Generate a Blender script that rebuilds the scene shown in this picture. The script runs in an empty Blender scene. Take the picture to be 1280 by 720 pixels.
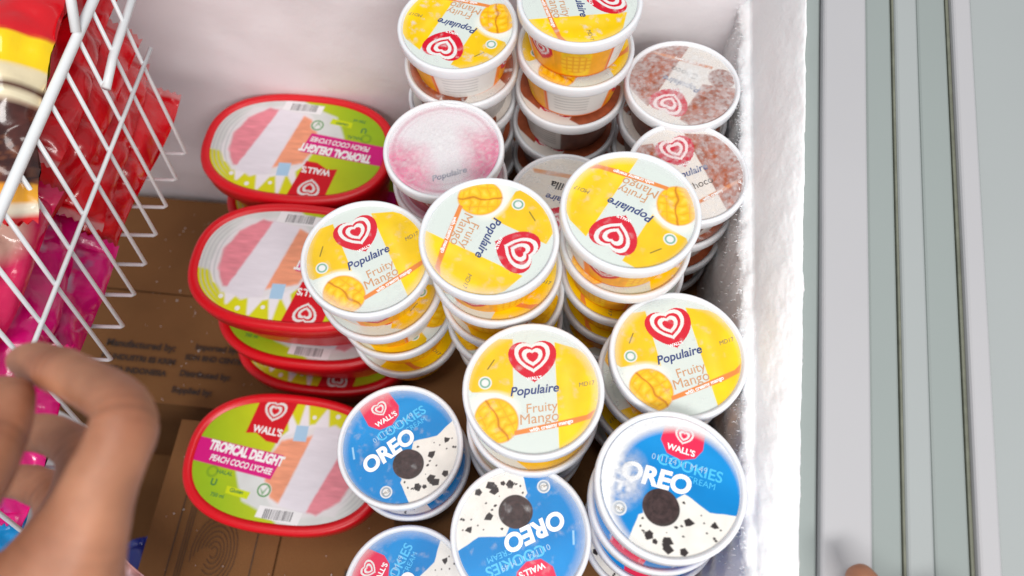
import bpy, bmesh, math, random
import numpy as np
from mathutils import Vector, Matrix, noise as mnoise

# ------------------------------------------------------------------ camera, world, lamps, exposure
CZ = 1.35                       # camera height above the shop floor; all mm heights below are relative to it
sc = bpy.context.scene
col = sc.collection
def W(x, y, z):                 # millimetres relative to the camera foot -> metres
    return Vector((x*.001, y*.001, CZ + z*.001))

cd = bpy.data.cameras.new('camera'); cam = bpy.data.objects.new('camera', cd); col.objects.link(cam)
cd.sensor_width = 36.0; cd.lens = 36.0*950/1280; cd.clip_start = .01; cd.clip_end = 50
cam.location = (0, 0, CZ); cam.rotation_euler = (math.radians(90-64), 0, 0)
cd.dof.use_dof = True; cd.dof.focus_distance = .47; cd.dof.aperture_fstop = 6.5
sc.camera = cam

wd = bpy.data.worlds.new('World'); sc.world = wd; wd.use_nodes = True
bg = wd.node_tree.nodes['Background']; bg.inputs[0].default_value = (.93, .95, 1.0, 1); bg.inputs[1].default_value = .43

def area_lamp(name, loc, target, sx, sy, power, color=(1, .97, .94)):
    ld = bpy.data.lights.new(name, 'AREA'); ld.shape = 'RECTANGLE'; ld.size = sx; ld.size_y = sy
    ld.energy = power; ld.color = color
    o = bpy.data.objects.new(name, ld); col.objects.link(o); o.location = loc
    o.rotation_euler = (Vector(target)-Vector(loc)).to_track_quat('-Z', 'Y').to_euler()
    return o
area_lamp('ceiling_and_fill_lamp', (-.2, .1, CZ+1.3), (.0, .2, CZ-.45), .5, 1.0, 11.5)
area_lamp('ceiling_and_fill_lamp', (.35, -1.15, CZ+.95), (0, .35, CZ-.5), 1.2, .4, 29)  # fill lamp added in front to brighten the back wall

sc.view_settings.view_transform = 'Standard'; sc.view_settings.look = 'None'
sc.view_settings.exposure = 0.0; sc.view_settings.gamma = 1.0
sc.render.engine = 'CYCLES'; sc.cycles.use_denoising = True
sc.cycles.max_bounces = 8; sc.cycles.transparent_max_bounces = 12

# ------------------------------------------------------------------ helpers
rng = random.Random(7)
def s2l(c): return tuple((v/255/12.92) if v/255 <= .04045 else ((v/255+.055)/1.055)**2.4 for v in c)
def C(*rgb): return np.array(s2l(rgb))

def empty(name, loc, label=None, cat=None, group=None, rot=(0, 0, 0)):
    o = bpy.data.objects.new(name, None); col.objects.link(o); o.location = loc; o.rotation_euler = rot
    o.empty_display_size = .02
    tag(o, label, cat, group); return o
def tag(o, label=None, cat=None, group=None, kind=None):
    if label: o['label'] = label
    if cat: o['category'] = cat
    if group: o['group'] = group
    if kind: o['kind'] = kind
    return o
def mesh_of(name, verts, faces, mats, fmat=None, smooth=True):
    me = bpy.data.meshes.new(name)
    me.from_pydata([tuple(v) for v in verts], [], [tuple(f) for f in faces])
    for m in (mats if isinstance(mats, (list, tuple)) else [mats]): me.materials.append(m)
    if fmat is not None: me.polygons.foreach_set('material_index', np.asarray(fmat, dtype=np.int32))
    if smooth: me.polygons.foreach_set('use_smooth', np.ones(len(me.polygons), dtype=bool))
    me.update(); return me
def put(name, me, parent=None, loc=None, rot=None):
    o = bpy.data.objects.new(name, me); col.objects.link(o)
    if parent: o.parent = parent
    if loc is not None: o.location = loc
    if rot is not None: o.rotation_euler = rot
    return o

class MB:
    def __init__(s): s.v = []; s.f = []; s.m = []
    def add(s, v, f, m=0):
        b = len(s.v); s.v += [tuple(p) for p in v]; s.f += [tuple(i+b for i in q) for q in f]; s.m += [m]*len(f)
    def grid(s, P, m=0, flip=False):          # P[i][j] points
        n, k = len(P), len(P[0]); v = [p for r in P for p in r]; f = []
        for i in range(n-1):
            for j in range(k-1):
                q = (i*k+j, i*k+j+1, (i+1)*k+j+1, (i+1)*k+j)
                f.append(q[::-1] if flip else q)
        s.add(v, f, m)
    def box(s, o, u, v, n, m=0):              # corner + three edge vectors
        o, u, v, n = map(Vector, (o, u, v, n))
        p = [o, o+u, o+u+v, o+v, o+n, o+u+n, o+u+v+n, o+v+n]
        f = [(3, 2, 1, 0), (4, 5, 6, 7), (0, 1, 5, 4), (1, 2, 6, 5), (2, 3, 7, 6), (3, 0, 4, 7)]
        s.add(p, f, m)
    def tube(s, pts, r, seg=8, m=0):
        pts = [Vector(p) for p in pts]; rings = []; up = None
        for i, p in enumerate(pts):
            t = ((pts[min(i+1, len(pts)-1)]-pts[max(i-1, 0)])).normalized()
            if up is None: up = t.orthogonal().normalized()
            a = (up - t*up.dot(t)).normalized(); b = t.cross(a); up = a
            rr = r[i] if isinstance(r, (list, tuple)) else r
            rings.append([p + (a*math.cos(2*math.pi*k/seg)+b*math.sin(2*math.pi*k/seg))*rr for k in range(seg)])
        v = [q for R in rings for q in R]; f = []
        for i in range(len(rings)-1):
            for k in range(seg):
                f.append((i*seg+k, i*seg+(k+1) % seg, (i+1)*seg+(k+1) % seg, (i+1)*seg+k))
        f.append(tuple(range(seg))[::-1]); f.append(tuple((len(rings)-1)*seg+k for k in range(seg)))
        s.add(v, f, m)
    def mesh(s, name, mats, smooth=True): return mesh_of(name, s.v, s.f, mats, s.m, smooth)

def lathe(prof, seg=72):
    v = []; f = []
    for r, z in prof:
        for k in range(seg):
            a = 2*math.pi*k/seg; v.append((r*math.cos(a)*.001, r*math.sin(a)*.001, z*.001))
    for i in range(len(prof)-1):
        for k in range(seg):
            f.append((i*seg+k, (i+1)*seg+k, (i+1)*seg+(k+1) % seg, i*seg+(k+1) % seg))
    return v, f

# --- numpy noise for prints and frost
def vnoise(x, y, seed=0):
    r = np.random.RandomState(seed); T = r.rand(64, 64)
    xi = np.floor(x).astype(int); yi = np.floor(y).astype(int); fx = x-xi; fy = y-yi
    fx = fx*fx*(3-2*fx); fy = fy*fy*(3-2*fy)
    g = lambda a, b: T[a % 64, b % 64]
    return (g(xi, yi)*(1-fx)+g(xi+1, yi)*fx)*(1-fy)+(g(xi, yi+1)*(1-fx)+g(xi+1, yi+1)*fx)*fy
def fbm(x, y, s=4., o=4, seed=0):
    t = 0; a = .5; n = 0
    for k in range(o):
        t = t+a*vnoise(x*s+31.7*k, y*s+17.3*k, seed+k); n += a; a *= .55; s *= 2.03
    return t/n

# ------------------------------------------------------------------ materials
def mat(name): 
    m = bpy.data.materials.new(name); m.use_nodes = True
    nt = m.node_tree; return m, nt, nt.nodes['Principled BSDF']
def link(nt, a, b): nt.links.new(a, b)
def node(nt, t, **kw):
    n = nt.nodes.new(t)
    for k, v in kw.items(): setattr(n, k, v)
    return n
def bump(nt, bsdf, scale, strength, dist=.001, coord='Object', detail=4):
    tc = node(nt, 'ShaderNodeTexCoord'); nz = node(nt, 'ShaderNodeTexNoise')
    nz.inputs['Scale'].default_value = scale; nz.inputs['Detail'].default_value = detail
    b = node(nt, 'ShaderNodeBump'); b.inputs['Strength'].default_value = strength; b.inputs['Distance'].default_value = dist
    link(nt, tc.outputs[coord], nz.inputs['Vector']); link(nt, nz.outputs['Fac'], b.inputs['Height'])
    link(nt, b.outputs['Normal'], bsdf.inputs['Normal']); return nz
def flat(name, c, rough=.45, noise=0., nscale=60., bmp=0., bscale=400., spec=.5, metal=0, sss=0.):
    m, nt, b = mat(name); c = s2l(c)
    b.inputs['Base Color'].default_value = (*c, 1); b.inputs['Roughness'].default_value = rough
    b.inputs['Specular IOR Level'].default_value = spec; b.inputs['Metallic'].default_value = metal
    if sss:
        b.inputs['Subsurface Weight'].default_value = sss; b.inputs['Subsurface Radius'].default_value = (.004, .003, .003)
        b.inputs['Subsurface Scale'].default_value = 1
    if noise:
        tc = node(nt, 'ShaderNodeTexCoord'); nz = node(nt, 'ShaderNodeTexNoise'); nz.inputs['Scale'].default_value = nscale
        nz.inputs['Detail'].default_value = 5
        mx = node(nt, 'ShaderNodeMix', data_type='RGBA')
        mx.inputs[6].default_value = (*[v*(1-noise) for v in c], 1); mx.inputs[7].default_value = (*[min(1, v*(1+noise*.6)) for v in c], 1)
        link(nt, tc.outputs['Object'], nz.inputs['Vector']); link(nt, nz.outputs['Fac'], mx.inputs[0]); link(nt, mx.outputs[2], b.inputs['Base Color'])
    if bmp: bump(nt, b, bscale, bmp)
    return m
def printed(name, rough=.38, bmp=0., bscale=300., coat=0., spec=.5):
    m, nt, b = mat(name)
    a = node(nt, 'ShaderNodeAttribute', attribute_name='ink'); link(nt, a.outputs['Color'], b.inputs['Base Color'])
    b.inputs['Roughness'].default_value = rough; b.inputs['Coat Weight'].default_value = coat; b.inputs['Specular IOR Level'].default_value = spec
    if bmp: bump(nt, b, bscale, bmp)
    return m
def frost_cover(name):
    m, nt, b = mat(name); a = node(nt, 'ShaderNodeAttribute', attribute_name='ink')
    b.inputs['Base Color'].default_value = (.86, .87, .88, 1); b.inputs['Roughness'].default_value = .85
    bump(nt, b, 900, .5, .0006)
    link(nt, a.outputs['Fac'], b.inputs['Alpha'])
    return m

M = {}
M['lid'] = flat('white_plastic_lid', (232, 234, 238), .35, .03, 90, .06, 700, sss=.25)
M['cup'] = flat('white_plastic_cup', (225, 225, 228), .4, .05, 60)
M['print'] = printed('printed_film', .42, .05, 260, spec=.22)
M['sideprint'] = printed('printed_cup_side', .4, spec=.3)
M['pack'] = printed('printed_foil_pack', .22, .22, 110, .35)
M['frostcover'] = frost_cover('frost_cover')
M['frost'] = flat('frost', (250, 250, 252), .8, .02, 40, .4, 300, .3, sss=.3)
M['wallfrost'] = flat('wall_frost', (246, 241, 244), .75, .03, 22, .3, 150, .3, sss=.15)
M['white_ink'] = flat('white_ink', (244, 244, 244), .4)
M['navy_ink'] = flat('navy_ink', (44, 62, 120), .4)
M['red_ink'] = flat('red_ink', (206, 22, 48), .38)
M['tan_ink'] = flat('tan_ink', (205, 150, 105), .4)
M['grey_ink'] = flat('grey_ink', (120, 110, 90), .4)
M['cyan_ink'] = flat('light_blue_ink', (70, 190, 240), .4)
M['green_ink'] = flat('green_ink', (70, 130, 60), .4)
M['black_ink'] = flat('black_ink', (34, 30, 30), .5)
M['brown_ink'] = flat('brown_ink', (56, 38, 25), .5)
M['pale_blue_ink'] = flat('pale_blue_ink', (160, 200, 230), .4)
M['redplastic'] = flat('red_plastic', (222, 14, 30), .33, .05, 40, .05, 300, sss=.1)
M['card'] = flat('brown_cardboard', (128, 89, 54), .85, .24, 20, .25, 500, .2)
M['card_dark'] = flat('cardboard_edge', (120, 84, 50), .9)
M['wire'] = flat('white_coated_wire', (232, 236, 238), .35, .04, 60)
M['rail_light'] = flat('rail_pale_plastic', (178, 178, 181), .42, .05, 9)
M['rail_green'] = flat('rail_greenish_metal', (146, 155, 153), .34, .06, 7)
M['rail_mid'] = flat('rail_grey', (162, 168, 168), .36, .05, 8)
M['rail_dark'] = flat('rail_seal_dark', (118, 121, 106), .6, .5, 120)
M['white_liner'] = flat('white_liner', (215, 213, 216), .6, .05, 12)
M['skin'] = None

# ------------------------------------------------------------------ raster prints (colour attribute on a fine mesh)
def ss(d, w=.012): return np.clip(.5-d/w, 0, 1)
def over(img, c, a): return img*(1-a[..., None])+np.asarray(c)*a[..., None]
def circ(X, Y, x, y, r): return np.hypot(X-x, Y-y)-r
def ell(X, Y, x, y, rx, ry, ang=0):
    a = math.radians(ang); u = (X-x)*math.cos(a)+(Y-y)*math.sin(a); v = -(X-x)*math.sin(a)+(Y-y)*math.cos(a)
    return (np.hypot(u/rx, v/ry)-1)*min(rx, ry)
def poly(X, Y, P):
    d = np.full(X.shape, 1e9); s = np.ones(X.shape); n = len(P)
    for i in range(n):
        ax, ay = P[i]; bx, by = P[i-1]
        ex, ey = bx-ax, by-ay; wx, wy = X-ax, Y-ay
        t = np.clip((wx*ex+wy*ey)/(ex*ex+ey*ey+1e-12), 0, 1)
        d = np.minimum(d, np.hypot(wx-ex*t, wy-ey*t))
        c1 = Y >= ay; c2 = Y < by; c3 = ex*wy > ey*wx
        s = np.where((c1 & c2 & c3) | (~c1 & ~c2 & ~c3), -s, s)
    return d*s
def heart(X, Y, x, y, w, ang=0, tall=1.0):
    a = math.radians(ang); u = (X-x)*math.cos(a)+(Y-y)*math.sin(a); v = -(X-x)*math.sin(a)+(Y-y)*math.cos(a)
    u = u/(w*.44); v = v/(w*.44*tall)+.08
    u = np.abs(u)
    f = (u*u+v*v-1); g = f**3-u*u*v**3
    return np.sign(g)*np.abs(g)**(1/3.)*w*.22
def heart_logo(img, X, Y, x, y, w, red, white, ang=0, red_field=True, px=.022):
    a = math.radians(ang); up = (-math.sin(a), math.cos(a))
    def h(k, off): return heart(X, Y, x+up[0]*off*w, y+up[1]*off*w, w*k, ang, .92)
    if red_field: img = over(img, red, ss(h(1.0, 0), px))
    for k, off, c in ((.74, .10, white), (.57, .105, red), (.43, .11, white), (.25, .115, red)):
        img = over(img, c, ss(h(k, off), px))
    return img

RED = C(208, 20, 46); WHT = C(228, 228, 226)

def art_mango(X, Y):
    img = np.ones(X.shape+(3,))*C(212, 221, 215)
    n = fbm(X, Y, 3, 3, 3)[..., None]
    yel = C(245, 203, 6)*(.82+.36*n); yel2 = C(233, 191, 18)*(.82+.36*n)
    img = over(img, yel, ss(poly(X, Y, [(.40, .76), (.31, -.95), (1.2, -.9), (1.2, .2), (.75, .62)])))
    img = over(img, C(255, 226, 90), .35*ss(poly(X, Y, [(.5, .35), (.4, -.5), (.52, -.52), (.62, .3)]), .2))
    img = over(img, yel2, ss(poly(X, Y, [(-.26, .86), (-.32, -.12), (-.55, -.02), (-.95, .02), (-1.2, .3), (-.8, .9)])))
    # cream swirl and scored mango half
    img = over(img, C(235, 236, 226), ss(ell(X, Y, -.62, -.22, .36, .22, -10), .1))
    d = ell(X, Y, -.6, -.45, .33, .36, 25)
    img = over(img, C(226, 150, 12), ss(d, .03))
    wx = .06*(fbm(X, Y, 5, 2, 77)-.5); u = (X+.6)*.92+(Y+.45)*.39+wx*2; v = -(X+.6)*.39+(Y+.45)*.92+wx*2.4+.10*np.abs(u)
    cell = np.minimum(np.abs(((u/.17) % 1)-.5), np.abs(((v/.15) % 1)-.5)*1.1)
    cell = .5-np.maximum(np.abs(((u/.17) % 1)-.5), np.abs(((v/.15) % 1)-.5))
    img = over(img, C(246, 190, 16)*(.85+.3*fbm(X, Y, 12, 3, 78)[..., None]), ss(d+.012, .03))
    img = over(img, C(216, 140, 8), .55*ss(cell-.05, .1)*ss(d+.03, .05)*(.3+fbm(X, Y, 6, 2, 79)))
    img = over(img, C(255, 222, 80), ss(d+.05, .05)*np.clip((cell-.2)*4, 0, 1)*.6)
    img = over(img, C(190, 105, 6), .85*ss(np.abs(u-.02)-.014, .025)*ss(d, .03))
    # stripe
    img = over(img, C(226, 134, 62), ss(poly(X, Y, [(-.34, -.70), (-.34, -.63), (.78, -.46), (.92, -.38), (.84, -.52), (.5, -.60)])))
    # badge
    img = over(img, WHT, ss(circ(X, Y, -.74, .16, .105))); img = over(img, C(90, 160, 130), ss(np.abs(circ(X, Y, -.74, .16, .07))-.012, .02))
    img = heart_logo(img, X, Y, .03, .44, .76, RED, WHT)
    img = over(img, C(120, 105, 40), ss(poly(X, Y, [(-.70, .38), (-.58, .54), (-.565, .53), (-.685, .37)])))
    return img
TXT_MANGO = [("WALL'S", .03, .158, .072, 'white_ink', 4, .003, 0), ('Populaire', .01, -.07, .20, 'navy_ink', 2, .004, .25),
             ('Fruity', .10, -.36, .21, 'tan_ink', 3, 0, .1), ('Mango', .05, -.53, .23, 'tan_ink', 3, 0, .1),
             ('with creamy mango', .23, -.615, .085, 'white_ink', 9, .003, 0), ('MD17', .83, .0, .1, 'grey_ink', 5, 0, .2)]

def cookie(img, X, Y, x, y, r):
    img = over(img, C(225, 222, 218), ss(ell(X, Y, x+.03, y-.045, r*1.04, r*.98, 20)))
    img = over(img, C(60, 52, 50), ss(ell(X, Y, x+.025, y-.03, r, r*.95, 20)))
    d = ell(X, Y, x, y, r, r*.95, 20)
    n = fbm(X, Y, 16, 3, 9)[..., None]
    img = over(img, C(66, 50, 50)*(.35+1.2*n), ss(d))
    rr = np.hypot(X-x, Y-y); th = np.arctan2(Y-y, X-x)
    img = over(img, C(50, 40, 42), .7*ss(np.abs(rr-r*.72)-.006, .02))
    img = over(img, C(48, 38, 40), .7*ss(np.abs(rr-r*.45)-.01, .02)*(np.sin(th*9) > -.3))
    return img
def cream(img, X, Y, P, seed=0):
    d = poly(X, Y, P); d = d+.03*(fbm(X, Y, 5, 3, seed)-.5)
    n = fbm(X, Y, 3, 3, seed+5)[..., None]
    img = over(img, C(228, 225, 218)*(.85+.28*n), ss(d))
    r = random.Random(seed+3)
    for k in range(40):
        x, y = r.uniform(-.3, .98), r.uniform(-.98, -.12); s = r.uniform(.05, .105) if k < 13 else r.uniform(.015, .035)
        a = r.uniform(0, 6.28); pp = [(x+s*math.cos(a+t)*r.uniform(.6, 1.2), y+s*.75*math.sin(a+t)*r.uniform(.6, 1.2)) for t in (0, 1.3, 2.5, 3.9, 5.0)]
        img = over(img, C(52, 46, 46), ss(poly(X, Y, pp))*ss(d+.05))
    return img
def art_oreo(X, Y):
    n = fbm(X, Y, 2, 3, 13)[..., None]
    img = np.ones(X.shape+(3,))*C(0, 132, 205)*(.86+.26*n)
    img = over(img, C(40, 165, 236), .5*ss(ell(X, Y, .2, .55, .6, .2, -8), .5))
    img = cream(img, X, Y, [(1.2, -.10), (.62, -.22), (.22, -.06), (.02, -.30), (-.34, -.55), (-.42, -1.1), (1.2, -1.1)], 4)
    img = cookie(img, X, Y, -.07, -.34, .26)
    b = poly(X, Y, [(-.24, .98), (-.26, .62), (-.14, .46), (.07, .42), (.25, .5), (.33, .64), (.31, .98)])-.02
    img = over(img, C(226, 44, 84), ss(b))
    img = heart_logo(img, X, Y, .04, .72, .38, C(226, 44, 84), WHT, 0, False)
    img = over(img, WHT, ss(circ(X, Y, -.62, -.55, .105))); img = over(img, C(130, 150, 170), ss(np.abs(circ(X, Y, -.62, -.55, .07))-.012, .02))
    img = over(img, C(170, 215, 240), .8*ss(poly(X, Y, [(-.80, .25), (-.72, .45), (-.69, .44), (-.77, .24)])))
    return img
TXT_OREO = [("WALL'S", .04, .505, .125, 'white_ink', 0, .004, 0), ('COOKIES', .22, .25, .23, 'cyan_ink', 0, .004, 0),
            ('& CREAM', .36, .12, .13, 'cyan_ink', 0, 0, 0), ('011124 11 M 49', .06, .30, .125, 'pale_blue_ink', 2, 0, 0),
            ('OREO', -.22, -.09, .37, 'white_ink', 3, .016, .1), ('MUI', -.62, -.58, .07, 'grey_ink', 0, 0, 0)]

def art_choc(X, Y):
    img = np.ones(X.shape+(3,))*C(222, 214, 206)
    n = fbm(X, Y, 7, 4, 21)[..., None]
    br = C(158, 82, 52)*(.62+.75*n)
    img = over(img, br, ss(poly(X, Y, [(.34, .8), (.28, -.95), (1.2, -.9), (1.2, .2), (.75, .62)])))
    img = over(img, br, ss(poly(X, Y, [(-.3, .8), (-.34, -.2), (-1.2, -.5), (-1.2, .3), (-.8, .9)])))
    img = over(img, C(205, 130, 84), ss(poly(X, Y, [(-.34, -.70), (-.34, -.63), (.78, -.46), (.84, -.52)])))
    img = over(img, br*.8, ss(ell(X, Y, -.6, -.5, .26, .24)))
    img = heart_logo(img, X, Y, .03, .44, .74, C(196, 40, 62), C(235, 215, 215))
    return img
TXT_CHOC = [("WALL'S", .03, .158, .072, 'white_ink', 4, .003, 0), ('Populaire', .01, -.07, .20, 'navy_ink', 2, .004, .25),
            ('Choco', .08, -.36, .2, 'brown_ink', 3, 0, .1), ('with creamy', .2, -.61, .085, 'white_ink', 9, .003, 0)]
def art_vanilla(X, Y):
    img = np.ones(X.shape+(3,))*C(214, 208, 198)
    n = fbm(X, Y, 4, 3, 31)[..., None]
    img = over(img, C(196, 180, 158)*(.8+.4*n), ss(poly(X, Y, [(-.3, .8), (-.34, -.2), (-1.2, -.5), (-1.2, .3), (-.8, .9)])))
    img = over(img, C(206, 150, 110), ss(poly(X, Y, [(-.34, -.70), (-.34, -.60), (.78, -.43), (.84, -.52)])))
    img = heart_logo(img, X, Y, .03, .44, .74, C(196, 40, 62), C(235, 215, 215))
    return img
TXT_VAN = [('Populaire', .01, -.07, .20, 'navy_ink', 2, .004, .25), ('Vanilla', .08, -.38, .24, 'black_ink', 3, .006, .1)]
def art_straw(X, Y):
    img = np.ones(X.shape+(3,))*C(232, 222, 228)
    n = fbm(X, Y, 6, 4, 41)[..., None]
    pk = C(216, 92, 140)*(.7+.6*n)
    img = over(img, pk, ss(poly(X, Y, [(.42, .3), (.36, -.85), (1.2, -.9), (1.2, .1), (.7, .2)]), .4))
    img = over(img, pk, ss(poly(X, Y, [(-.35, .1), (-.30, -.75), (-.9, -.8), (-1.2, .1), (-.8, .3)]), .4))
    img = over(img, C(196, 70, 120), .55*ss(np.abs(circ(X, Y, 0, 0, .92))-.03, .05)+.3*ss(np.abs(circ(X, Y, 0, .03, .80))-.01, .03))
    return img
TXT_STRAW = [('Populaire', .0, -.62, .17, 'navy_ink', 6, .002, .25)]

_txt = {}
def text_mesh(s, offset, shear):
    key = (s, offset, shear)
    if key not in _txt:
        cu = bpy.data.curves.new('txt', 'FONT'); cu.body = s; cu.size = 1; cu.align_x = 'CENTER'; cu.offset = offset
        cu.shear = shear; cu.resolution_u = 5; cu.fill_mode = 'FRONT'
        ob = bpy.data.objects.new('txt', cu); col.objects.link(ob)
        dg = bpy.context.evaluated_depsgraph_get(); me = bpy.data.meshes.new_from_object(ob.evaluated_get(dg))
        v = np.array([p.co[:] for p in me.vertices]) if len(me.vertices) else np.zeros((0, 3))
        f = [tuple(p.vertices) for p in me.polygons]
        bpy.data.objects.remove(ob); bpy.data.curves.remove(cu); bpy.data.meshes.remove(me)
        _txt[key] = (v, f)
    return _txt[key]
def text_to(mb, s, x, y, size, ang, offset, shear, m, fn, stretch=1.0, lift=1):
    v, f = text_mesh(s, offset/size if offset else 0, shear)
    a = math.radians(ang); out = []
    for p in v:
        u, w = p[0]*size*stretch, p[1]*size
        out.append(fn(x+u*math.cos(a)-w*math.sin(a), y+u*math.sin(a)+w*math.cos(a), lift))
    mb.add(out, f, m)

def set_ink(me, colors, alpha=None):
    at = me.color_attributes.new('ink', 'FLOAT_COLOR', 'POINT')
    n = len(me.vertices); a = np.ones((n, 4), dtype=np.float32); k = len(colors)
    a[:k, :3] = np.clip(colors, 0, 1)
    at.data.foreach_set('color', a.ravel())

def disc_points(N):
    g = np.linspace(-1, 1, N); U, V = np.meshgrid(g, g, indexing='xy')
    # square -> disc, keeps cells even
    X = U*np.sqrt(1-V*V/2); Y = V*np.sqrt(1-U*U/2); return X, Y
def label_disc(name, art, texts, R, z, N=190):
    X, Y = disc_points(N); img = art(X, Y)
    mb = MB(); mb.v = [(x*R, y*R, z) for x, y in zip(X.ravel(), Y.ravel())]
    idx = np.arange(N*N).reshape(N, N)
    mb.f = [tuple(q) for q in np.stack([idx[:-1, :-1], idx[:-1, 1:], idx[1:, 1:], idx[1:, :-1]], -1).reshape(-1, 4)]
    mb.m = [0]*len(mb.f)
    mats = [M['print']]; names = {}
    for s, x, y, size, ink, ang, off, sh in texts:
        if ink not in names: names[ink] = len(mats); mats.append(M[ink])
        text_to(mb, s, x, y, size, ang, off, sh, names[ink], lambda u, v, l: (u*R, v*R, z+.00012*l), 1.0, 2 if s == 'OREO' or s.startswith('0111') else 1)
    me = mb.mesh(name, mats, False); set_ink(me, img.reshape(-1, 3)); return me
def frost_disc(name, R, z, fn, N=90):
    X, Y = disc_points(N); a = np.clip(fn(X, Y), 0, 1)
    h = .0003+.0010*a*fbm(X, Y, 14, 3, 5)
    v = np.stack([X*R, Y*R, z+h], -1).reshape(-1, 3)
    idx = np.arange(N*N).reshape(N, N)
    f = np.stack([idx[:-1, :-1], idx[:-1, 1:], idx[1:, 1:], idx[1:, :-1]], -1).reshape(-1, 4)
    me = mesh_of(name, v, f.tolist(), M['frostcover']); set_ink(me, np.repeat(a.reshape(-1, 1), 3, 1)); return me

# ------------------------------------------------------------------ the freezer (walls, frosted ledge, sliding lid rails)
fz = empty('chest_freezer', W(0, 0, -1160), 'white chest freezer with frosted inner walls and pale sliding lid rails', 'freezer')
FZ0 = fz.location.copy()
def fput(name, me): return put(name, me, fz, -FZ0)
A_ = math.radians(6.5)
def back_line(x): return 503-.114*(x+418)                 # y of the back wall (mm)
def side_line(y): return 124+.129*(y-85)                  # x of the right wall (mm)
def frosty(P, amp, sc_, nrm, seed=0):
    q = Vector(P)*.001*sc_+Vector((seed, 0, 0))
    d = mnoise.fractal(q, 1.0, 2.0, 4)
    d2 = mnoise.noise(q*9)*.18
    return Vector(P)+Vector(nrm)*amp*(d+d2)
# back wall
mb = MB(); nx, nz = 170, 90
P = []
for i in range(nx):
    x = -760+ (172+760)*i/(nx-1); row = []
    for j in range(nz):
        z = -1150+(1150-378)*j/(nz-1)
        p = frosty((x, back_line(x), z), 1.5, 24, (.11, -1, 0)); row.append(W(*p))
    P.append(row)
mb.grid(P, 0)
fput('back_wall', mb.mesh('back_wall', M['wallfrost']))
# right wall: up from the floor, rounded frost edge, ledge up to the rails
ca, sa, c5, s5 = math.cos(A_), math.sin(A_), math.cos(math.radians(6.8)), math.sin(math.radians(6.8))
sl = math.radians(10)
RO = Vector((157, 40, -411)); RU = Vector((c5, -s5, 0)); RV = Vector((s5*math.cos(sl), c5*math.cos(sl), math.sin(sl))); RN = RU.cross(RV)
def rail_edge(y):                                         # left edge of the rails at freezer y
    t = (y-RO.y)/RV.y; return RO+RV*t+RU*(-11)
mb = MB(); P = []; ny = 330
for i in range(ny):
    y = -140+(600)*i/(ny-1); xs = side_line(y); e = rail_edge(y); row = []
    prof = []
    for j in range(40): prof.append((xs+4-4*(j/39), -1150+(1150-421)*j/39, (-1, 0, 0), 2.2))
    for j in range(1, 9):
        a = j/9*math.pi/2; prof.append((xs+7-7*math.cos(a), -421+8*math.sin(a), (-math.cos(a), 0, math.sin(a)), 2.4))
    for j in range(0, 34):
        t = j/33; bulge = 5*math.sin(math.pi*t)**.7
        prof.append((xs+7+(e.x-xs-7)*t, -413+(e.z+413)*t**.8+bulge, (0, 0, 1), 1.5))
    for j in range(1, 5): prof.append((e.x+1.5, e.z-5*j, (1, 0, 0), 2.0))
    for (x, z, n, amp) in prof:
        p = frosty((x, y, z), amp, 60, n, 3); 
        q = Vector((x, y, z))*.001
        p += Vector(n)*mnoise.noise(q*900)*.55
        row.append(W(*p))
    P.append(row)
mb.grid(P, 0, True)
fput('frosted_side_wall', mb.mesh('frosted_side_wall', M['frost']))
# unseen near and left walls, floor
mb = MB()
mb.box(W(-770, -170, -1150), Vector((1.0, -.11, 0)), Vector((.003, .03, 0)), Vector((0, 0, .7)))
fput('front_wall', mb.mesh('front_wall', M['white_liner'], False))
mb = MB(); mb.box(W(-800, -170, -1150), Vector((.03, 0, 0)), Vector((.04, .73, 0)), Vector((0, 0, .76)))
fput('left_wall', mb.mesh('left_wall', M['white_liner'], False))
mb = MB(); mb.box(W(-800, -290, -1162), Vector((1.03, 0, 0)), Vector((0, .86, 0)), Vector((0, 0, .012)))
fput('liner_floor', mb.mesh('liner_floor', M['white_liner'], False))
# rails
def rail(name, u0, u1, top, m, thick=14, bev=1.7):
    mb = MB(); P = []
    prof = [(u0, top-thick), (u0, top-bev), (u0+bev*.4, top-bev*.35), (u0+bev, top), (u1-bev, top), (u1-bev*.4, top-bev*.35), (u1, top-bev), (u1, top-thick)]
    for i in range(30):
        t = -230+800*i/29
        wob = mnoise.noise(Vector((t*.006, u0*.1, 0)))*.35
        P.append([W(*(RO+RU*(u+wob)+RV*t+RN*n)) for u, n in prof])
    mb.grid(P, 0, True); me = mb.mesh(name, M[m], False); return fput(name, me)
rail('rail_groove', -14, -.2, -4, 'rail_green')
rail('rail', 0, 26, 1.5, 'rail_light')
rail('rail_groove', 26.2, 42.6, -2, 'rail_green')
rail('rail_seal', 42.7, 44.0, -1.4, 'rail_dark', bev=.3)
rail('rail', 44.1, 58, 0, 'rail_mid')
rail('rail_groove', 58.2, 76.4, -1.8, 'rail_green')
rail('rail_seal', 76.5, 78.4, -1.8, 'rail_dark', bev=.3)
rail('rail', 78.5, 90, 2.5, 'rail_light')
rail('lid_panel', 90.2, 330, -1.5, 'rail_mid')

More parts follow.
